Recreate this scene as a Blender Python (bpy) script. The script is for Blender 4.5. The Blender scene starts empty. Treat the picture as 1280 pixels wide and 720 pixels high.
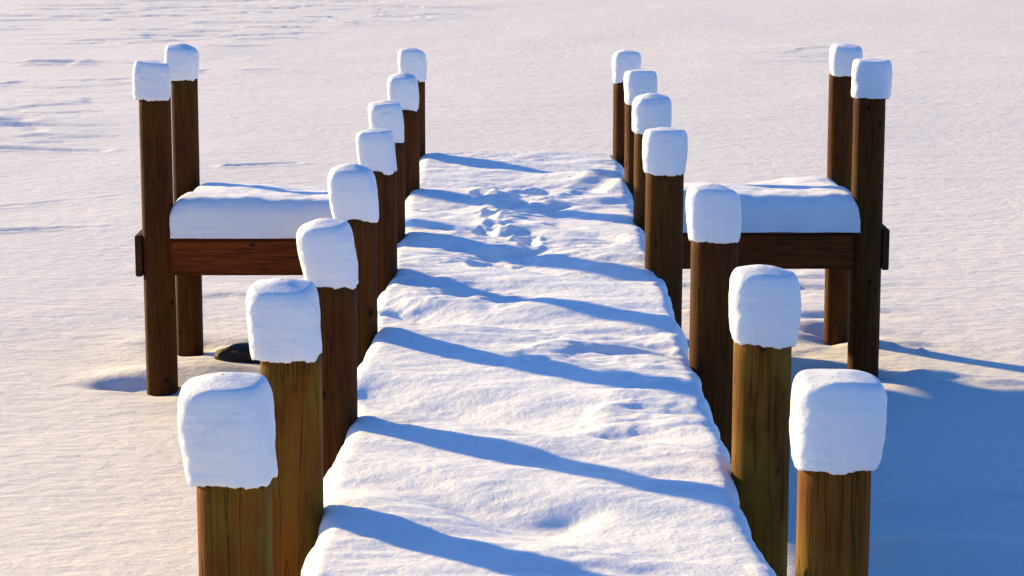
import bpy, bmesh, math, random
import numpy as np
from mathutils import Vector, Matrix

random.seed(7)
R = math.radians
S = bpy.context.scene
COL = S.collection

# ------------------------------------------------------------------ camera
F = 3000.0                       # focal length in photo pixels (1280 wide)
CAM_H = 3.40                     # metres above the frozen lake
PITCH = math.atan(535.0 / F)     # looking down
YAW = math.atan(15.0 / F)        # slightly to the right of the pier axis
cam_d = bpy.data.cameras.new('camera')
cam = bpy.data.objects.new('camera', cam_d)
COL.objects.link(cam)
cam.location = (0, 0, CAM_H)
cam.rotation_euler = (R(90) - PITCH, 0, -YAW)
cam_d.sensor_width = 36.0
cam_d.lens = 36.0 * F / 1280.0
cam_d.clip_end = 9000
cam_d.clip_start = 0.05
S.camera = cam

# ------------------------------------------------------------------ light
SUN_EL = 17.0
SHADOW = Vector((1.0, -0.88))     # direction in which shadows fall on the ground
sun_az = math.atan2(-SHADOW.x, -SHADOW.y)   # azimuth of the sun, from +Y towards +X
w = bpy.data.worlds.new('World')
S.world = w
w.use_nodes = True
wn = w.node_tree.nodes
sky = wn.new('ShaderNodeTexSky')
sky.sky_type = 'NISHITA'
sky.sun_disc = False
sky.sun_elevation = R(SUN_EL)
sky.sun_rotation = sun_az
sky.air_density = 1.0
sky.dust_density = 0.6
sky.ozone_density = 10.0
bg = wn['Background']
bg.inputs['Strength'].default_value = 0.12
w.node_tree.links.new(sky.outputs[0], bg.inputs['Color'])

sd = bpy.data.lights.new('sun', 'SUN')
sun = bpy.data.objects.new('sun', sd)
COL.objects.link(sun)
sd.energy = 5.0
sd.angle = R(1.5)
sd.color = (1.0, 0.72, 0.30)
to_sun = Vector((math.sin(sun_az) * math.cos(R(SUN_EL)), math.cos(sun_az) * math.cos(R(SUN_EL)), math.sin(R(SUN_EL))))
sun.rotation_euler = to_sun.to_track_quat('Z', 'Y').to_euler()

S.view_settings.view_transform = 'Standard'
S.view_settings.look = 'None'
S.view_settings.exposure = 0.98
S.view_settings.gamma = 1

# ------------------------------------------------------------------ helpers
_m = Matrix.Rotation(-YAW, 3, 'Z') @ Matrix.Rotation(R(90) - PITCH, 3, 'X')

def at(px, py, Y):
    """point on the photo's pixel ray at ground distance Y in front of the camera"""
    d = _m @ Vector(((px - 640) / F, -(py - 360) / F, -1.0))
    t = Y / d.y
    return Vector((d.x * t, Y, CAM_H + d.z * t))

def on_plane(px, py, z):
    d = _m @ Vector(((px - 640) / F, -(py - 360) / F, -1.0))
    t = (z - CAM_H) / d.z
    return Vector((d.x * t, d.y * t, z))

def _lat(ix, iy, seed):
    h = (ix.astype(np.int64) * 374761393 + iy.astype(np.int64) * 668265263 + seed * 1442695041) & 0xffffffff
    h = ((h ^ (h >> 13)) * 1274126177) & 0xffffffff
    h = (h ^ (h >> 16)) & 0xffffffff
    h = (h * 2246822519) & 0xffffffff
    h = h ^ (h >> 15)
    return (h & 0xffffff) / float(0xffffff) * 2 - 1

def vnoise(x, y, seed=0):
    x = np.asarray(x, dtype=float); y = np.asarray(y, dtype=float)
    ix = np.floor(x); iy = np.floor(y)
    fx = x - ix; fy = y - iy
    fx = fx * fx * fx * (fx * (fx * 6 - 15) + 10); fy = fy * fy * fy * (fy * (fy * 6 - 15) + 10)
    a = _lat(ix, iy, seed); b = _lat(ix + 1, iy, seed)
    c = _lat(ix, iy + 1, seed); d = _lat(ix + 1, iy + 1, seed)
    return (a * (1 - fx) + b * fx) * (1 - fy) + (c * (1 - fx) + d * fx) * fy

def fbm(x, y, octv=4, seed=0, gain=0.5):
    s = 0; a = 1; n = 0
    for k in range(octv):
        # rotate each octave so that the lattice does not show
        ca, sa = math.cos(0.6 * k + 0.3), math.sin(0.6 * k + 0.3)
        s = s + a * vnoise((x * ca - y * sa) * 2 ** k + 13.7 * k, (x * sa + y * ca) * 2 ** k - 7.1 * k, seed + k)
        n += a; a *= gain
    return s / n

def sstep(a, b, x):
    t = np.clip((x - a) / (b - a), 0, 1)
    return t * t * (3 - 2 * t)

def link(name, me, mat=None, parent=None, smooth=True):
    o = bpy.data.objects.new(name, me)
    COL.objects.link(o)
    if mat: me.materials.append(mat)
    if smooth: me.polygons.foreach_set('use_smooth', [True] * len(me.polygons))
    if parent: o.parent = parent
    return o

def tag(o, label, cat, group=None):
    o['label'] = label; o['category'] = cat
    if group: o['group'] = group
    return o

def empty(name, loc=(0, 0, 0)):
    o = bpy.data.objects.new(name, None)
    COL.objects.link(o)
    o.location = loc
    o.empty_display_size = 0.2
    return o

def grid_mesh(name, P, closed_u=False):
    """P: array (nv, nu, 3)"""
    nv, nu, _ = P.shape
    idx = np.arange(nv * nu).reshape(nv, nu)
    if closed_u:
        idx = np.concatenate([idx, idx[:, :1]], axis=1)
    a = idx[:-1, :-1]; b = idx[:-1, 1:]; c = idx[1:, 1:]; d = idx[1:, :-1]
    f = np.stack([a, b, c, d], axis=-1).reshape(-1, 4)
    me = bpy.data.meshes.new(name)
    me.vertices.add(nv * nu)
    me.vertices.foreach_set('co', P.reshape(-1).astype(np.float32))
    me.loops.add(len(f) * 4)
    me.loops.foreach_set('vertex_index', f.reshape(-1).astype(np.int32))
    me.polygons.add(len(f))
    me.polygons.foreach_set('loop_start', np.arange(0, len(f) * 4, 4, dtype=np.int32))
    me.polygons.foreach_set('loop_total', np.full(len(f), 4, dtype=np.int32))
    me.update(calc_edges=True)
    me.validate()
    return me

def beam_mesh(name, p0, p1, wd, ht, bev=0.008):
    """squared timber from p0 to p1 (centre line), width wd, height ht"""
    bm = bmesh.new()
    p0 = Vector(p0); p1 = Vector(p1)
    L = (p1 - p0).length
    bmesh.ops.create_cube(bm, size=1)
    bmesh.ops.scale(bm, vec=(L, wd, ht), verts=bm.verts)
    bmesh.ops.bevel(bm, geom=bm.edges[:], offset=bev, segments=2, affect='EDGES')
    q = (p1 - p0).to_track_quat('X', 'Z')
    bmesh.ops.transform(bm, matrix=Matrix.Translation((p0 + p1) / 2) @ q.to_matrix().to_4x4(), verts=bm.verts)
    me = bpy.data.meshes.new(name)
    bm.to_mesh(me); bm.free()
    return me

# ------------------------------------------------------------------ materials
def new_mat(name):
    m = bpy.data.materials.new(name)
    m.use_nodes = True
    nt = m.node_tree
    return m, nt, nt.nodes, nt.links, nt.nodes['Principled BSDF']

def snow_mat(name, fine=60.0, bump=0.004, color=(0.87, 0.89, 0.90), sss=0.0, mid=9.0, midbump=0.012, stretch=1.0, spec=0.3, rough=0.55, layers=0.0):
    m, nt, N, L, p = new_mat(name)
    p.inputs['Roughness'].default_value = rough
    p.inputs['Specular IOR Level'].default_value = spec
    if sss:
        p.inputs['Subsurface Weight'].default_value = sss
        p.inputs['Subsurface Radius'].default_value = (0.5, 0.75, 1.0)
        p.inputs['Subsurface Scale'].default_value = 0.03
    tc = N.new('ShaderNodeTexCoord')
    mp = N.new('ShaderNodeMapping'); mp.inputs['Scale'].default_value = (1.0, stretch, 1.0)
    L.new(tc.outputs['Object'], mp.inputs['Vector'])
    n1 = N.new('ShaderNodeTexNoise'); n1.inputs['Scale'].default_value = fine
    n1.inputs['Detail'].default_value = 8; n1.inputs['Roughness'].default_value = 0.75
    n2 = N.new('ShaderNodeTexNoise'); n2.inputs['Scale'].default_value = mid
    n2.inputs['Detail'].default_value = 4; n2.inputs['Roughness'].default_value = 0.55
    L.new(mp.outputs[0], n1.inputs['Vector']); L.new(mp.outputs[0], n2.inputs['Vector'])
    b1 = N.new('ShaderNodeBump'); b1.inputs['Distance'].default_value = bump; b1.inputs['Strength'].default_value = 1.0
    b2 = N.new('ShaderNodeBump'); b2.inputs['Distance'].default_value = midbump; b2.inputs['Strength'].default_value = 1.0
    L.new(n1.outputs['Fac'], b1.inputs['Height']); L.new(n2.outputs['Fac'], b2.inputs['Height'])
    L.new(b2.outputs[0], b1.inputs['Normal']); L.new(b1.outputs[0], p.inputs['Normal'])
    if layers:                      # faint horizontal layers of successive snowfalls
        ml = N.new('ShaderNodeMapping'); ml.inputs['Scale'].default_value = (1.2, 1.2, 26.0)
        nl = N.new('ShaderNodeTexNoise'); nl.inputs['Scale'].default_value = 1.3
        nl.inputs['Detail'].default_value = 3
        b3 = N.new('ShaderNodeBump'); b3.inputs['Distance'].default_value = layers; b3.inputs['Strength'].default_value = 1.0
        L.new(tc.outputs['Object'], ml.inputs['Vector']); L.new(ml.outputs[0], nl.inputs['Vector'])
        L.new(nl.outputs['Fac'], b3.inputs['Height']); L.new(b3.outputs[0], b2.inputs['Normal'])
    mix = N.new('ShaderNodeMix'); mix.data_type = 'RGBA'
    mix.inputs['A'].default_value = (*[c * 0.965 for c in color], 1)
    mix.inputs['B'].default_value = (*[min(1, c * 1.02) for c in color], 1)
    L.new(n2.outputs['Fac'], mix.inputs['Factor'])
    L.new(mix.outputs['Result'], p.inputs['Base Color'])
    return m

def wood_mat(name, axis='Z', dark=(0.015, 0.0035, 0.001), light=(0.125, 0.036, 0.004), green=(0.085, 0.042, 0.004), greenness=0.5):
    m, nt, N, L, p = new_mat(name)
    p.inputs['Roughness'].default_value = 0.8
    p.inputs['Specular IOR Level'].default_value = 0.12
    tc = N.new('ShaderNodeTexCoord')
    oi = N.new('ShaderNodeObjectInfo')
    add = N.new('ShaderNodeVectorMath'); add.operation = 'ADD'
    sc = N.new('ShaderNodeVectorMath'); sc.operation = 'SCALE'
    comb = N.new('ShaderNodeCombineXYZ')
    L.new(oi.outputs['Random'], comb.inputs[0]); L.new(oi.outputs['Random'], comb.inputs[1]); L.new(oi.outputs['Random'], comb.inputs[2])
    L.new(comb.outputs[0], sc.inputs[0]); sc.inputs['Scale'].default_value = 37.0
    L.new(tc.outputs['Object'], add.inputs[0]); L.new(sc.outputs[0], add.inputs[1])
    def mapped(s_long, s_cross):
        mp = N.new('ShaderNodeMapping')
        v = {'Z': (s_cross, s_cross, s_long), 'X': (s_long, s_cross, s_cross), 'Y': (s_cross, s_long, s_cross)}[axis]
        mp.inputs['Scale'].default_value = v
        L.new(add.outputs[0], mp.inputs['Vector'])
        return mp
    def noise(mp, scale, detail=4, rough=0.6):
        n = N.new('ShaderNodeTexNoise'); n.inputs['Scale'].default_value = scale
        n.inputs['Detail'].default_value = detail; n.inputs['Roughness'].default_value = rough
        L.new(mp.outputs[0], n.inputs['Vector'])
        return n
    grain = noise(mapped(0.06, 1.0), 46, 6, 0.68)
    broad = noise(mapped(0.12, 1.0), 9, 3)
    blot = noise(mapped(0.5, 1.0), 4.5, 3)
    crack = noise(mapped(0.045, 1.0), 26, 2, 0.5)
    ramp = N.new('ShaderNodeValToRGB')
    e = ramp.color_ramp.elements
    e[0].position = 0.30; e[0].color = (*dark, 1)
    e[1].position = 0.72; e[1].color = (*light, 1)
    e2 = ramp.color_ramp.elements.new(0.5); e2.color = (*[(a * 0.45 + b * 0.55) for a, b in zip(dark, light)], 1)
    mm = N.new('ShaderNodeMath'); mm.operation = 'MULTIPLY_ADD'; mm.inputs[1].default_value = 0.55
    L.new(grain.outputs['Fac'], mm.inputs[0])
    m2 = N.new('ShaderNodeMath'); m2.operation = 'MULTIPLY'; m2.inputs[1].default_value = 0.45
    L.new(broad.outputs['Fac'], m2.inputs[0]); L.new(m2.outputs[0], mm.inputs[2])
    L.new(mm.outputs[0], ramp.inputs['Fac'])
    # algae green weathering in blotches
    gm = N.new('ShaderNodeMapRange'); gm.inputs['From Min'].default_value = 0.45; gm.inputs['From Max'].default_value = 0.68
    gm.inputs['To Max'].default_value = greenness
    L.new(blot.outputs['Fac'], gm.inputs['Value'])
    mg = N.new('ShaderNodeMix'); mg.data_type = 'RGBA'; mg.blend_type = 'MIX'
    mg.inputs['B'].default_value = (*green, 1)
    L.new(gm.outputs[0], mg.inputs['Factor']); L.new(ramp.outputs[0], mg.inputs['A'])
    # drying cracks: thin dark long lines where the noise crosses its middle
    sub = N.new('ShaderNodeMath'); sub.operation = 'SUBTRACT'; sub.inputs[1].default_value = 0.5
    ab = N.new('ShaderNodeMath'); ab.operation = 'ABSOLUTE'
    L.new(crack.outputs['Fac'], sub.inputs[0]); L.new(sub.outputs[0], ab.inputs[0])
    cr = N.new('ShaderNodeMapRange'); cr.inputs['From Min'].default_value = 0.0; cr.inputs['From Max'].default_value = 0.014
    cr.inputs['To Min'].default_value = 0.45; cr.inputs['To Max'].default_value = 1.0
    L.new(ab.outputs[0], cr.inputs['Value'])
    # knots
    kn = N.new('ShaderNodeTexVoronoi'); kn.inputs['Scale'].default_value = 5.2
    L.new(mapped(0.8, 1.35).outputs[0], kn.inputs['Vector'])
    kr = N.new('ShaderNodeMapRange'); kr.inputs['From Min'].default_value = 0.055; kr.inputs['From Max'].default_value = 0.12
    L.new(kn.outputs['Distance'], kr.inputs['Value'])
    mn = N.new('ShaderNodeMath'); mn.operation = 'MULTIPLY'
    L.new(cr.outputs[0], mn.inputs[0]); L.new(kr.outputs[0], mn.inputs[1])
    fl = N.new('ShaderNodeMapRange'); fl.inputs['To Min'].default_value = 0.22
    L.new(mn.outputs[0], fl.inputs['Value'])
    mul = N.new('ShaderNodeMix'); mul.data_type = 'RGBA'; mul.blend_type = 'MULTIPLY'; mul.inputs['Factor'].default_value = 1
    L.new(mg.outputs['Result'], mul.inputs['A']); L.new(fl.outputs[0], mul.inputs['B'])
    L.new(mul.outputs['Result'], p.inputs['Base Color'])
    b = N.new('ShaderNodeBump'); b.inputs['Distance'].default_value = 0.003
    b2 = N.new('ShaderNodeBump'); b2.inputs['Distance'].default_value = 0.006
    L.new(grain.outputs['Fac'], b.inputs['Height']); L.new(mn.outputs[0], b2.inputs['Height'])
    L.new(b.outputs[0], b2.inputs['Normal']); L.new(b2.outputs[0], p.inputs['Normal'])
    return m

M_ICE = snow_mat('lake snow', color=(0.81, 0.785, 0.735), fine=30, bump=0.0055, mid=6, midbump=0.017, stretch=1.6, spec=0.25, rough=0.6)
M_DECKSNOW = snow_mat('deck snow', fine=70, bump=0.0035, mid=22, midbump=0.008, sss=0.5)
M_CAP = snow_mat('cap snow', fine=60, bump=0.0042, mid=14, midbump=0.009, sss=0.5, layers=0.006)
M_POST = wood_mat('post wood', 'Z')
M_POST_MOSS = wood_mat('mossy post wood', 'Z', light=(0.26, 0.092, 0.008), green=(0.22, 0.145, 0.012), greenness=0.65)
M_BEAMX = wood_mat('beam wood', 'X', light=(0.27, 0.060, 0.009), greenness=0.1)
M_BEAMY = wood_mat('stringer wood', 'Y', light=(0.12, 0.045, 0.016), greenness=0.2)

def rock_mat():
    m, nt, N, L, p = new_mat('rock')
    n = N.new('ShaderNodeTexNoise'); n.inputs['Scale'].default_value = 9; n.inputs['Detail'].default_value = 6
    r = N.new('ShaderNodeValToRGB')
    r.color_ramp.elements[0].color = (0.006, 0.003, 0.002, 1); r.color_ramp.elements[1].color = (0.014, 0.007, 0.004, 1)
    tc = N.new('ShaderNodeTexCoord')
    L.new(tc.outputs['Object'], n.inputs['Vector']); L.new(n.outputs['Fac'], r.inputs['Fac'])
    L.new(r.outputs[0], p.inputs['Base Color'])
    b = N.new('ShaderNodeBump'); b.inputs['Distance'].default_value = 0.03
    L.new(n.outputs['Fac'], b.inputs['Height']); L.new(b.outputs[0], p.inputs['Normal'])
    p.inputs['Roughness'].default_value = 0.8
    return m
M_ROCK = rock_mat()

# ------------------------------------------------------------------ data read off the photograph
# (centre px of the wood just under the cap, py of the wood top, distance, cap left px, cap right px, cap top px, lean px, colour words)
LEFT = [
    (292.5, 606, 6.30, 225, 346, 467, 8),
    (364.0, 450, 7.65, 310, 403, 346, 5),
    (412.5, 360, 8.95, 371, 448, 273, 11),
    (443.0, 276, 10.60, 410, 474, 205, 6),
    (471.0, 216, 12.05, 445, 496, 157, 6),
    (484.0, 180, 13.55, 461, 506, 122, 5),
    (504.5, 139, 15.30, 484, 524, 90, 3),
    (514.0, 101, 17.25, 497, 533, 59, 2),
]
RIGHT = [
    (1043.0, 589, 6.40, 984, 1106, 460, -4),
    (953.0, 431, 8.15, 910, 1000, 332, 0),
    (893.0, 302, 10.10, 857, 926, 230, 2),
    (831.0, 217, 12.50, 802, 860, 157, -1),
    (814.0, 167, 14.10, 790, 839, 116, 0),
    (800.0, 131, 15.80, 780, 821, 84, 1),
    (784.0, 103, 17.10, 765, 801, 61, 0),
]
OUTER = [  # side platforms' tall posts
    (193.5, 124, 15.40, 168, 213, 72, 0, 0.203),
    (230.5, 100, 16.70, 208, 248, 54, 0, 0.184),
    (1087.0, 121, 15.60, 1065, 1113, 69, 0, 0.205),
    (1052.0, 95, 16.80, 1037, 1077, 52, 0, 0.175),
]
POST_D = 0.200
DECK_Z = 1.30                      # top of the snow on the pier
D_END = 17.30

def post_mesh(name, base, top_z, dia, seed):
    nz = 40; nu = 40
    z = np.linspace(-0.6, top_z, nz)
    u = np.linspace(0, 2 * math.pi, nu, endpoint=False)
    U, Z = np.meshgrid(u, z)
    e = 2.35
    r = (np.abs(np.cos(U)) ** e + np.abs(np.sin(U)) ** e) ** (-1 / e) * dia / 2
    r = r * (1 + 0.012 * vnoise(U * 2.2 + 5 * np.cos(U), Z * 0.8, seed) + 0.006 * vnoise(U * 9, Z * 3, seed + 3))
    rnd = random.Random(seed)
    lx, ly = rnd.uniform(-.003, .003), rnd.uniform(-.003, .003)
    P = np.stack([base[0] + r * np.cos(U) + lx * (top_z - Z), base[1] + r * np.sin(U) + ly * (top_z - Z), Z], axis=-1)
    c = P[-1].mean(axis=0)
    rings = [P]
    for k in (0.93, 0.5, 0.02):
        q = c + (P[-1] - c) * k
        q[:, 2] = top_z + (0.006 if k < 0.95 else 0)
        rings.append(q[None])
    P = np.concatenate(rings, axis=0)
    P[..., 0] -= base[0]; P[..., 1] -= base[1]
    return grid_mesh(name, P, closed_u=True)

def cap_mesh(name, wpx, h, lean, seed, depth=None):
    """a block of snow, origin at the bottom centre; squarish plan, domed top, ragged lower edge"""
    nt_, nu = 96, 132
    rnd = random.Random(seed * 17 + 3)
    t = np.linspace(0, 1, nt_)
    u = np.linspace(0, 2 * math.pi, nu, endpoint=False)
    # profile: list of (radius factor, z factor)
    rc = 0.30                                   # top rounding
    droop = rnd.uniform(0.84, 0.92)
    pts = [(0.02, 0.035), (0.55, 0.03), (droop - 0.05, 0.015), (droop, 0.0), (droop + 0.04, 0.03), (droop + 0.07, 0.12), (0.985, 0.34), (1.0, 0.5), (0.99, 0.70)]
    rtop = rnd.uniform(0.19, 0.29)
    for k in range(1, 9):
        a = k / 8 * math.pi / 2
        pts.append((0.98 - rtop * (1 - math.cos(a)) , 0.73 + 0.215 * math.sin(a)))
    pts += [(0.45, 0.972), (0.22, 0.995), (0.012, 1.0)]
    pts = np.array(pts)
    seg = np.r_[0, np.cumsum(np.hypot(np.diff(pts[:, 0]), np.diff(pts[:, 1] * 1.8)))]
    # smooth (Catmull-like through dense linear + blur)
    s = np.linspace(0, seg[-1], 400)
    pr = np.interp(s, seg, pts[:, 0]); pz = np.interp(s, seg, pts[:, 1])
    ker = np.ones(15) / 15
    pr2 = np.convolve(np.pad(pr, 7, mode='edge'), ker, 'valid'); pz2 = np.convolve(np.pad(pz, 7, mode='edge'), ker, 'valid')
    ss = np.linspace(0, 399, nt_)
    pr = np.interp(ss, np.arange(400), pr2); pz = np.interp(ss, np.arange(400), pz2)
    U, PR = np.meshgrid(u, pr); _, PZ = np.meshgrid(u, pz)
    e = rnd.uniform(2.5, 3.3)
    sq = (np.abs(np.cos(U)) ** e + np.abs(np.sin(U)) ** e) ** (-1 / e)
    # rounder near the bottom and over the top
    rad = PR * wpx / 2 * sq
    X = rad * np.cos(U); Y = rad * np.sin(U)
    nlow = fbm(X * 7 + seed * 3.1, Y * 7 + PZ * h * 5, 2, seed)
    nh = fbm(X * 22 + seed, (Y + PZ * h) * 22, 3, seed + 9)
    side = 1 + 0.05 * nlow + 0.018 * nh + 0.012 * fbm(U * 1.3 + X * 3, PZ * h * 34 + seed, 2, seed + 12)
    edge = np.exp(-((PZ) / 0.09) ** 2) * (PR > 0.7)
    side = side + edge * 0.03 * vnoise(3 * np.cos(U), 3 * np.sin(U) + seed, seed + 4)
    X = X * side; Y = Y * side
    Z = PZ * h
    Z = Z + edge * h * (0.035 * vnoise(2.2 * np.cos(U) + seed, 2.2 * np.sin(U), seed + 5) + 0.030 * fbm(8 * np.cos(U), 8 * np.sin(U) + seed, 4, seed + 6, 0.65))
    top = sstep(0.6, 1.0, PZ)
    Z = Z + top * h * (0.045 * vnoise(X * 7 + seed, Y * 7, seed + 7)) + top * X * rnd.uniform(-0.11, 0.06) + top * Y * rnd.uniform(-0.12, 0.10) + h * top * rnd.uniform(0, 0.03) * (1 - (rad / (wpx / 2)) ** 2)
    Z = Z * (1 + 0.0 * PZ)
    # lean: the block slips sideways towards the bottom
    X = X + lean * (0.5 - PZ)
    P = np.stack([X, Y, Z], axis=-1)
    return grid_mesh(name, P, closed_u=True)

# ------------------------------------------------------------------ the lake: one sheet to the horizon
posts = []
for row, side in ((LEFT, -1), (RIGHT, 1)):
    for i, q in enumerate(row):
        p = at(q[0], q[1], q[2]); posts.append((p.x, p.y))
for q in OUTER:
    p = at(q[0], q[1], q[2]); posts.append((p.x, p.y))
ROCK = on_plane(312, 446, 0.0)

def lake_h(X, Y):
    h = 0.045 * fbm(X * 0.22, Y * 0.16, 3, 11)
    near = np.clip(1 - (Y - 60) / 60, 0, 1)
    # wind ripples, longer across the view
    h = h + near * 0.006 * fbm(X * 1.6, Y * 3.2, 4, 23)
    # sastrugi: little steps with a steep far side, in patches
    s = fbm(X * 0.55 + 3, Y * 1.5, 3, 41)
    patch = sstep(-0.05, 0.45, fbm(X * 0.16, Y * 0.12 + 5, 2, 57) + 0.25 * sstep(0, -6, X))
    h = h + near * patch * 0.030 * sstep(0.10, 0.22, s)
    h = h - near * patch * 0.012 * sstep(0.25, 0.40, fbm(X * 1.3, Y * 2.9, 3, 77))
    return h

def base_dips(X, Y, h):
    for (bx, by) in posts:
        d = np.hypot(X - bx, Y - by)
        h = h - 0.05 * np.exp(-(d / 0.17) ** 2) + 0.012 * np.exp(-((d - 0.42) / 0.2) ** 2)
    return h

def seg_dist(X, Y, a, b):
    ax, ay = a; bx, by = b
    t = np.clip(((X - ax) * (bx - ax) + (Y - ay) * (by - ay)) / ((bx - ax) ** 2 + (by - ay) ** 2), 0, 1)
    return np.hypot(X - (ax + t * (bx - ax)), Y - (ay + t * (by - ay))), t

def tracks(X, Y, h):
    # broken crust lines seen at the upper left
    for (x0, y0, x1, y1, wd, dp, sd_) in ((-60, 79, 190, 78, 0.20, 0.11, 1), (-60, 107, 170, 100, 0.16, 0.07, 2),
                                          (-40, 156, 22, 153, 0.16, 0.08, 3), (-40, 187, 120, 188, 0.12, 0.045, 4),
                                          (-40, 262, 150, 246, 0.06, 0.014, 5), (-40, 292, 140, 284, 0.06, 0.03, 6),
                                          (250, 90, 350, 88, 0.14, 0.035, 7), (1100, 132, 1200, 131, 0.12, 0.025, 11), (290, 208, 370, 204, 0.06, 0.03, 8)):
        a = on_plane(x0, y0, 0); b = on_plane(x1, y1, 0)
        d, t = seg_dist(X, Y + 0.12 * fbm(X * 0.9, X * 0 + sd_, 3, 90 + sd_), (a.x, a.y), (b.x, b.y))
        br = sstep(-0.45, 0.1, fbm(X * 1.8, Y * 0.1 + sd_, 3, 100 + sd_)) * (1 - 0.6 * t)
        h = h - dp * br * np.exp(-(d / wd) ** 2) + 0.6 * dp * br * np.exp(-((d - 1.9 * wd) / wd) ** 2)
    return h

def mounds(X, Y, h):
    # a low bank in front of the back left post, a lit ridge and a clod on the right
    b = on_plane(262, 452, 0)
    h = h + 0.10 * np.exp(-((X - b.x) / 0.55) ** 2 - ((Y - (b.y - 0.45)) / 0.28) ** 2)
    for (px, py, sx, sy, a) in ((1010, 418, 0.35, 0.14, 0.07), (1165, 476, 0.30, 0.09, 0.05), (1250, 481, 0.22, 0.06, 0.03),
                                (1152, 443, 0.03, 0.03, 0.025), (1163, 446, 0.025, 0.02, 0.02), (1190, 700, 0.5, 0.2, 0.08),
                                (1150, 640, 0.35, 0.06, 0.025), (995, 428, 0.3, 0.12, 0.05)):
        c = on_plane(px, py, 0)
        h = h + a * np.exp(-((X - c.x) / sx) ** 2 - ((Y - c.y) / sy) ** 2)
    c = on_plane(148, 480, 0)
    h = h - 0.07 * np.exp(-((X - c.x) / 0.20) ** 2 - ((Y - c.y) / 0.10) ** 2)
    c = on_plane(1235, 630, 0)
    h = h - 0.03 * np.exp(-((X - c.x) / 0.25) ** 2 - ((Y - c.y) / 0.10) ** 2)
    return h

def graded(a, b, step0, step1):
    out = [a]
    while out[-1] < b:
        t = (out[-1] - a) / (b - a)
        out.append(out[-1] + step0 + (step1 - step0) * t)
    out[-1] = b
    return out

ys = [-2500, -900, -300, -120, -50, -20, -10, -5, -2, 0, 2, 4, 6, 7.5] + graded(8.5, 22, 0.03, 0.05) + graded(22, 62, 0.06, 0.16)[1:]
v = 62.0
while v < 4000:
    v *= 1.09; ys.append(v)
xs_half = graded(0, 5.5, 0.03, 0.035) + graded(5.5, 14, 0.05, 0.12)[1:]
v = 14.0
while v < 3500:
    v *= 1.22; xs_half.append(v)
xs = np.array([-x for x in xs_half[:0:-1]] + xs_half)
ys = np.array(ys)
GX, GY = np.meshgrid(xs, ys)
GZ = lake_h(GX, GY)
GZ = base_dips(GX, GY, GZ)
GZ = tracks(GX, GY, GZ)
GZ = mounds(GX, GY, GZ)
far = np.clip((np.hypot(GX, GY) - 70) / 100, 0, 1)
GZ = GZ * (1 - far)
me = grid_mesh('snow_ground', np.stack([GX, GY, GZ], axis=-1))
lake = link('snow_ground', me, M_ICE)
lake['kind'] = 'structure'

# ------------------------------------------------------------------ the pier
pier = empty('pier', (0, D_END, 0))
tag(pier, 'long narrow wooden pier with two rows of brown posts, standing in the snowy lake', 'pier')
INV = Matrix.Translation((0, -D_END, 0))

def child(name, me, mat, parent, smooth=False):
    o = link(name, me, mat, parent, smooth)
    o.location = (-parent.location.x, -parent.location.y, -parent.location.z)
    return o

EDGE_L, EDGE_R = -0.578, 0.800
for x in (EDGE_L + 0.09, 0.11, EDGE_R - 0.06):
    child('stringer', beam_mesh('stringer', (x, -2.0, 0.93), (x, D_END - 0.06, 0.93), 0.07, 0.22), M_BEAMY, pier)
for x in (EDGE_L + 0.03, EDGE_R - 0.01):  # low boards added under the deck to stop sunlight passing beneath the pier
    child('sun_block_board', beam_mesh('sun_block_board', (x, -2.0, 0.55), (x, D_END - 0.10, 0.55), 0.06, 0.26), M_BEAMY, pier)
# planks of the walkway (one deck: its boards are surface pattern)
bm = bmesh.new()
y = -1.98; k = 0
while y < D_END - 0.1:
    bmesh.ops.create_cube(bm, size=1, matrix=Matrix.Translation(((EDGE_L + EDGE_R) / 2 + random.uniform(-.006, .006), y + 0.07, 1.064)) @ Matrix.Diagonal((EDGE_R - EDGE_L - 0.05, 0.138, 0.042, 1)))
    y += 0.148
me = bpy.data.meshes.new('deck'); bm.to_mesh(me); bm.free()
child('deck', me, M_BEAMX, pier)
pl = [at(*q[:3]) for q in LEFT]; pr_ = [at(*q[:3]) for q in RIGHT]
for p in pl[::2] + [pl[-1]]:
    yb = p.y
    child('cross_beam', beam_mesh('cross_beam', (-0.60, yb + 0.02, 0.75), (0.84, yb + 0.02, 0.75), 0.09, 0.135), M_BEAMX, pier)

seed = 1
WORDS_L = ['nearest', 'second nearest', 'third nearest', 'fourth nearest', 'fifth nearest', 'third farthest', 'second farthest', 'farthest']
WORDS_R = ['nearest', 'second nearest', 'third nearest', 'middle', 'third farthest', 'second farthest', 'farthest']
XTRA_L = ['large rounded snow cap dripping over the rim', 'plump snow cap with a bright flat top', 'snow cap slipping to the right',
          'square snow cap with slanted side', 'boxy snow cap', 'small boxy snow cap', 'small snow cap', 'smallest snow cap']
XTRA_R = ['large barrel-shaped snow cap', 'round-shouldered snow cap with a bright top', 'tall smooth snow cap beside the platform beam', 'square snow cap',
          'small square snow cap', 'small snow cap', 'smallest snow cap']

def add_post(q, parent, name='piling', dia=POST_D):
    global seed
    seed += 1
    p = at(q[0], q[1], q[2]); p.z = at(q[0], q[1], q[2] - 0.11).z
    me = post_mesh(name, (p.x, p.y), p.z, dia, seed)
    o = link(name, me, M_POST_MOSS if q[2] < 8.5 else M_POST, parent)
    o.location = Vector((p.x, p.y, 0)) - parent.location
    return p

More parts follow.
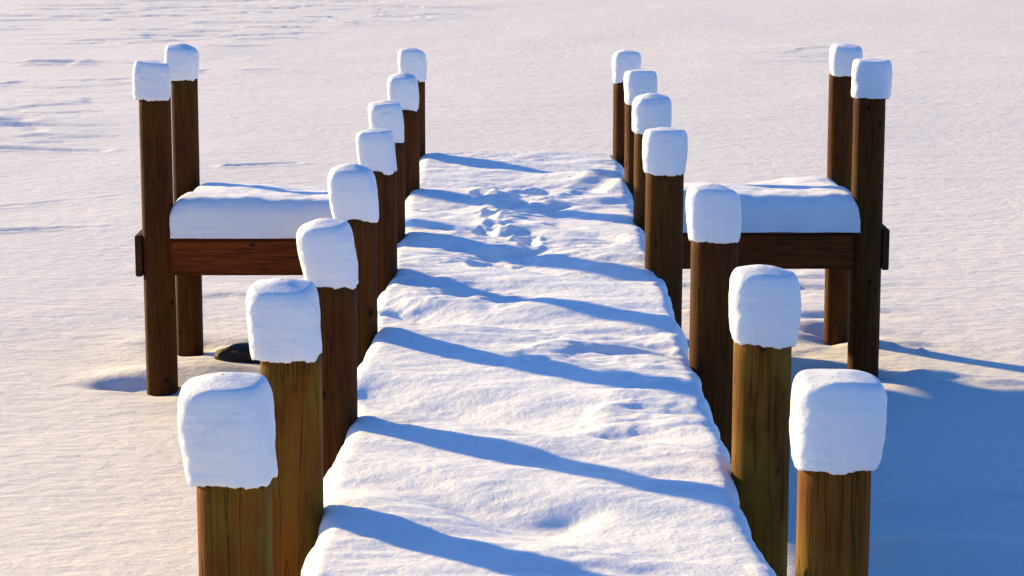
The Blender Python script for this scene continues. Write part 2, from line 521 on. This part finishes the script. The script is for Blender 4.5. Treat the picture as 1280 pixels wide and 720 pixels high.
def add_cap(q, p, label, group):
    wpx = (q[4] - q[3] - abs(q[6]) * 0.6) / F * q[2] * 1.02
    h = (q[1] - q[5]) / F * q[2] * 1.0
    cx = at((q[3] + q[4]) / 2, q[1], q[2]).x
    me = cap_mesh('snow_cap', wpx, h * 0.955, q[6] / F * q[2], seed)
    o = link('snow_cap', me, M_CAP)  # cap of snow resting on the post top
    o.location = (cx, p.y, p.z - 0.012)
    o.rotation_euler = (0, 0, R(random.uniform(-5, 5)))
    tag(o, label, 'snow cap', group)
    return o

for i, q in enumerate(LEFT):
    p = add_post(q, pier)
    add_cap(q, p, f'{XTRA_L[i]} on the {WORDS_L[i]} post, left row', 'snow caps on the pier posts')
for i, q in enumerate(RIGHT):
    p = add_post(q, pier)
    add_cap(q, p, f'{XTRA_R[i]} on the {WORDS_R[i]} post, right row', 'snow caps on the pier posts')

# ------------------------------------------------------------------ side platforms
def side_platform(side, qf, qb, label):
    pf = at(*qf[:3]); pb = at(*qb[:3])
    root = empty('side_platform', (pf.x, pf.y, 0))
    tag(root, label, 'platform', 'side platforms of the pier')
    add_post(qf, root, dia=qf[7]); add_post(qb, root, dia=qb[7])
    inner = -0.72 if side < 0 else 0.86
    zt = 0.99 if side < 0 else 0.995          # top of the timbers
    s = side
    inward = -s
    yf = pf.y - 0.01
    yb = pb.y
    xo = pf.x
    x0 = xo + inward * 0.06
    hb = 0.245
    child('beam', beam_mesh('beam', (x0, yf, zt - hb / 2), (inner, yf, zt - hb / 2), 0.09, hb, 0.02), M_BEAMX, root)
    child('beam', beam_mesh('beam', (x0, yb, zt - hb / 2 - .003), (inner, yb, zt - hb / 2 - .003), 0.09, hb, 0.02), M_BEAMX, root)
    xe = xo + s * (qf[7] / 2 + 0.022)
    child('edge_beam', beam_mesh('edge_beam', (xe, yf - 0.05, zt - 0.115), (xe, yb + 0.14, zt - 0.115), 0.045, 0.27, 0.006), M_BEAMY, root)
    bm = bmesh.new()
    x = xo + inward * 0.02
    n = int(abs(inner - x) / 0.145)
    for k in range(n + 1):
        xx = x + inward * (0.07 + k * 0.145)
        if (inner - inward * 0.05 - xx) * inward < 0: break
        bmesh.ops.create_cube(bm, size=1, matrix=Matrix.Translation((xx, (yf + yb) / 2, zt + 0.018)) @ Matrix.Diagonal((0.136, yb - yf - 0.12, 0.034, 1)))
    me = bpy.data.meshes.new('deck'); bm.to_mesh(me); bm.free()
    child('deck', me, M_BEAMY, root)
    # snow lying on it: a thick rounded quilt
    nx, ny = 150, 110
    a = np.linspace(0, 1, nx); 
    xa = xo + inward * (0.085); xb = inner - inward * 0.02
    if s > 0: xa += 0.045
    ya, yb2 = yf - 0.075, yb + 0.05
    th = 0.245
    rr = 0.105
    # each direction: a path that rises up the side, rounds over and crosses the top
    def path(n, L_):
        side_h = th - rr
        tot = side_h * 2 + math.pi * rr + (L_ - 2 * rr)
        d = np.linspace(0, tot, n)
        pos = np.zeros(n); drop = np.zeros(n)
        for i_, dd in enumerate(d):
            m_ = dd if dd < tot / 2 else tot - dd
            if m_ < side_h: po, dr = 0.0, th - m_
            elif m_ < side_h + math.pi / 2 * rr:
                an = (m_ - side_h) / rr; po = rr * (1 - math.cos(an)); dr = rr * (1 - math.sin(an))
            else: po = rr + m_ - side_h - math.pi / 2 * rr; dr = 0
            pos[i_] = po if dd < tot / 2 else L_ - po; drop[i_] = dr
        return pos, drop
    px_, dx_ = path(nx, abs(xb - xa)); py_, dy_ = path(ny, yb2 - ya)
    PX, PY = np.meshgrid(px_, py_); DX, DY = np.meshgrid(dx_, dy_)
    X = xa + inward * PX; Y = ya + PY
    D = np.minimum(np.hypot(DX, DY), th)
    Z = zt + 0.005 + th - D
    topm = 1 - D / th
    Z = Z + topm * (0.028 * fbm(X * 1.7, Y * 1.7, 3, 200 + int(s)) + 0.006 * fbm(X * 9, Y * 9, 2, 210))
    Z = Z - topm * 0.085 * sstep(ya + 0.25, yb2, Y)
    # humps on the far edge and a groove from the walkway side
    if s > 0:
        Z = Z + topm * 0.055 * np.exp(-((X - (xo - 0.2)) / 0.28) ** 2 - ((Y - (yb - 0.15)) / 0.25) ** 2)
    else:
        Z = Z + topm * 0.03 * np.exp(-((X - (xo + 0.35)) / 0.4) ** 2 - ((Y - yb + .2) / 0.3) ** 2)
    low = 1 - topm
    Y = Y + low * 0.015 * fbm(X * 6, Z * 5, 3, 220) ; X = X + low * 0.012 * fbm(Y * 6, Z * 5, 3, 230)
    me = grid_mesh('snow_blanket', np.stack([X, Y, Z], axis=-1))
    # origin at the base
    o = link('snow_blanket', me, M_CAP)
    return root, o

rl, sl = side_platform(-1, OUTER[0], OUTER[1], 'timber side platform on the left of the pier, with two tall square-capped posts')
rr_, sr = side_platform(1, OUTER[2], OUTER[3], 'timber side platform on the right of the pier, its post pair close together')
def rebase(o, p):
    o.data.transform(Matrix.Translation(-Vector(p))); o.location = p
rebase(sl, (-1.5, 16.0, 0.99)); rebase(sr, (1.65, 16.2, 0.995))
tag(sl, 'thick smooth snow slab lying on the left side platform', 'snow layer', 'snow layers on the side platforms')
tag(sr, 'thick snow slab with a raised back hump lying on the right side platform', 'snow layer', 'snow layers on the side platforms')
def top_of(q):
    p = at(*q[:3]); p.z = at(q[0], q[1], q[2] - 0.11).z
    return p
for q, lab in zip(OUTER, ('snow cap on the front tall post of the left side platform', 'snow cap on the back tall post of the left side platform',
                          'snow cap on the front tall post of the right side platform', 'snow cap on the back tall post of the right side platform')):
    seed += 1
    add_cap(q, top_of(q), lab, 'snow caps on the tall platform posts')

# ------------------------------------------------------------------ snow on the walkway
pos_y = np.array([-2, 6, 7.04, 7.47, 8.23, 8.71, 9.4, 10.08, 10.4, 11.45, 12.0, 13.0, 13.9, 15, 16, 17.3, 18])
pos_x = np.array([-.58, -.59, -.590, -.556, -.606, -.548, -.60, -.606, -.545, -.59, -.53, -.60, -.55, -.59, -.56, -.58, -.58])
rx_y = np.array([-2, 7.04, 7.6, 8.13, 8.57, 9.06, 10.1, 11.8, 13, 14.2, 15.4, 16.8, 18])
rx_x = np.array([.80, .80, .76, .786, .80, .785, .79, .807, .79, .80, .81, .82, .82])
TH = 0.225; RR = 0.075
yv = np.concatenate([np.linspace(-2, 5.8, 90)[:-1], np.arange(5.8, D_END + 0.001, 0.0125)])
# across: left side up, rounding, top, rounding, right side down
side_n, arc_n, top_n = 10, 12, 150
rowsX, rowsD = [], []
d0 = [(0.0, TH - (TH - RR) * i / side_n) for i in range(side_n)]
d1 = [(RR * (1 - math.cos(a)), RR * (1 - math.sin(a))) for a in np.linspace(0, math.pi / 2, arc_n)]
left = np.array(d0 + d1)
tt = np.linspace(0, 1, top_n + 2)[1:-1]
yy = yv
pos_x = -0.604 + (pos_x + 0.578) * 0.55
exl = np.interp(yy, pos_y, pos_x) + 0.012 * vnoise(yy * 5, yy * 0, 300)
exr = 0.045 + np.interp(yy, rx_y, rx_x) + 0.012 * vnoise(yy * 5, yy * 0, 301)
nL = len(left)
X = np.zeros((len(yy), nL * 2 + top_n)); D = np.zeros_like(X)
RL = 1.1                                           # the left shoulder is rounder
X[:, :nL] = exl[:, None] + left[None, :, 0] * RL; D[:, :nL] = left[None, :, 1]
X[:, nL:nL + top_n] = (exl + RR * RL)[:, None] + tt[None, :] * ((exr - RR) - (exl + RR * RL))[:, None]
X[:, nL + top_n:] = exr[:, None] - left[::-1][None, :, 0]; D[:, nL + top_n:] = left[::-1][None, :, 1]
Y = np.repeat(yy[:, None], X.shape[1], axis=1)
# far end rounds down as well
de = D_END - Y
endd = np.where(de < 0.10, 0.10 - np.sqrt(np.maximum(0, 0.01 - (0.10 - de) ** 2)), 0)
topm = np.clip(1 - D / RR, 0, 1)
def footprint(X, Y, cx, cy, ang, L_=0.30, W_=0.11, dp=0.05):
    ca, sa = math.cos(ang), math.sin(ang)
    u = (X - cx) * ca + (Y - cy) * sa; v_ = -(X - cx) * sa + (Y - cy) * ca
    r = ((np.abs(u) / (W_ / 2)) ** 2.6 + (np.abs(v_) / (L_ / 2)) ** 2.6) ** (1 / 2.6)
    r = r + 0.22 * fbm(X * 7 + cy, Y * 7, 2, 305)
    return -dp * (1 - sstep(0.25, 1.45, r)) + 0.12 * dp * np.exp(-((r - 1.35) / 0.3) ** 2)
H = 0.016 * fbm(X * 1.3, Y * 1.1, 3, 310)
H = H + 0.012 * vnoise(Y * 0.62 + 3, X * 0.4, 320)                      # soft swells along the walk
rough = sstep(-0.25, 0.35, fbm(X * 1.9, Y * 1.2, 2, 330)) * 0.85 + 0.15
centre = np.exp(-((X - 0.12) / 0.42) ** 2)
mid_lo = sstep(7.0, 9.0, Y)
rough = rough * (1 - 0.75 * sstep(15.2, 16.0, Y))
rough = rough * (0.45 + 0.55 * mid_lo) * (0.5 + 0.5 * centre)
H = H + rough * 0.036 * (1 + 0.3 * sstep(8.8, 10.5, Y)) * fbm(X * 3.2, Y * 7.5, 4, 340, 0.45)
H = H + rough * 0.004 * fbm(X * 17, Y * 19, 3, 350)
H = H + 0.034 * fbm(X * 0.9 + 0.5 * Y, Y * 3.0 + 0.9 * X, 2, 352, 0.35)
H = H + 0.014 * sstep(12.2, 13.2, Y) * (1 - sstep(15.2, 15.9, Y)) * np.exp(-((X - 0.05) / 0.36) ** 2) * fbm(X * 5, Y * 6, 2, 353)
H = H + 0.020 * fbm(X * 2.6 + 4, Y * 5.5, 3, 347) * (0.5 + 0.5 * sstep(-.3, .3, fbm(X * 1.2, Y * 1.0, 2, 348)))
# wind-packed crust steps
st = fbm(X * 2.6, Y * 4.4, 3, 360)
H = H + 0.008 * rough * sstep(-0.15, 0.35, st) + 0.005 * rough * sstep(-0.15, 0.25, fbm(X * 4.5, Y * 8, 3, 365))
rnd = random.Random(5)
yy0 = 12.4; sgn = 1
while yy0 < 15.5:
    cx = 0.02 + 0.10 * sgn + rnd.uniform(-.05, .05) + 0.06 * math.sin(yy0)
    if yy0 > 13: cx -= 0.05
    H = H + footprint(X, Y, cx, yy0, rnd.uniform(-.25, .25), dp=rnd.uniform(0.018, 0.032) * (1.0 if yy0 > 12.3 else 0.6))
    yy0 += rnd.uniform(0.30, 0.46); sgn = -sgn
for (fx, fy, fa) in ((on_plane(640, 262, DECK_Z).x, on_plane(640, 262, DECK_Z).y, 0.5), (on_plane(660, 300, DECK_Z).x, on_plane(660, 300, DECK_Z).y, -.4),
                     (on_plane(620, 285, DECK_Z).x, on_plane(620, 285, DECK_Z).y, 0.1), (on_plane(700, 285, DECK_Z).x, on_plane(700, 285, DECK_Z).y, 0.8),
                     (on_plane(600, 330, DECK_Z).x, on_plane(600, 330, DECK_Z).y, 0.1), (on_plane(560, 290, DECK_Z).x, on_plane(560, 290, DECK_Z).y, 0.6)):
    H = H + footprint(X, Y, fx, fy, fa, dp=0.026)
tilt = 0.0 * (X - 0.1)
# shallow scuffed grooves across the far part
for (x0, y0, x1, y1) in ((650, 248, 765, 224), (640, 264, 790, 250), (600, 292, 760, 300), (545, 262, 650, 280)):
    a = on_plane(x0, y0, DECK_Z); b = on_plane(x1, y1, DECK_Z)
    d, t = seg_dist(X, Y + 0.05 * vnoise(X * 6, Y * 2 + x0, 390), (a.x, a.y), (b.x, b.y))
    H = H - 0.020 * np.exp(-(d / 0.075) ** 2) + 0.008 * np.exp(-((d - 0.15) / 0.06) ** 2)
# wind-scooped troughs between the posts
for (x0, y0, x1, y1, wd, dp) in ((445, 478, 900, 556, 0.17, 0.045), (480, 382, 850, 440, 0.16, 0.040), (505, 300, 810, 352, 0.2, 0.045),
                                 (400, 600, 700, 640, 0.12, 0.030), (640, 660, 930, 690, 0.12, 0.028), (530, 226, 780, 236, 0.2, 0.035)):
    a = on_plane(x0, y0, DECK_Z); b = on_plane(x1, y1, DECK_Z)
    d, t = seg_dist(X, Y + 0.10 * vnoise(X * 3.1, Y * 0.7 + x0, 380), (a.x, a.y), (b.x, b.y))
    H = H - 1.5 * dp * (0.75 + 0.6 * vnoise(X * 2.3, Y * 1.1 + x0, 381)) * np.exp(-(d / wd) ** 2)
Z = DECK_Z - D - endd + topm * (H + tilt) + (1 - topm) * tilt * 0.5
# humps of snow heaped against the left posts
for p in pl:
    Z = Z + topm * 0.008 * np.exp(-((X + 0.45) / 0.16) ** 2 - ((Y - p.y + 0.02) / 0.30) ** 2)
low = 1 - topm
X = X + low * 0.022 * fbm(Y * 5, Z * 7, 4, 370)
Z = Z + topm * (1 - topm) * 4 * 0.020 * fbm(X * 9, Y * 7, 4, 372)
Zb = 1.09
Z = np.where(Z < Zb, Zb, Z)
P = np.stack([X, Y, Z], axis=-1)
# close the far end
last = P[-1].copy(); last[:, 2] = Zb
P = np.concatenate([P, last[None]], axis=0)
snow = link('snow_layer', grid_mesh('snow_layer', P), M_DECKSNOW)
rebase(snow, (0.12, D_END / 2, 1.09))
tag(snow, 'long trampled snow layer with footprints and blue post shadows covering the walkway of the pier', 'snow layer')

# ------------------------------------------------------------------ rock by the back left post
bm = bmesh.new()
bmesh.ops.create_icosphere(bm, subdivisions=4, radius=1)
for v_ in bm.verts:
    c = v_.co.copy()
    n = float(fbm(np.array(c.x * 1.7 + c.z), np.array(c.y * 1.7 + c.z * .6), 3, 400))
    c *= 1 + 0.22 * n
    v_.co = Vector((c.x * 0.27, c.y * 0.14, c.z * 0.10))
me = bpy.data.meshes.new('rock'); bm.to_mesh(me); bm.free()
rock = link('rock', me, M_ROCK)
rock.location = (ROCK.x + 0.02, ROCK.y - 0.02, 0.0)
tag(rock, 'small dark brown rock poking out of the snow beside the back left tall post', 'rock')
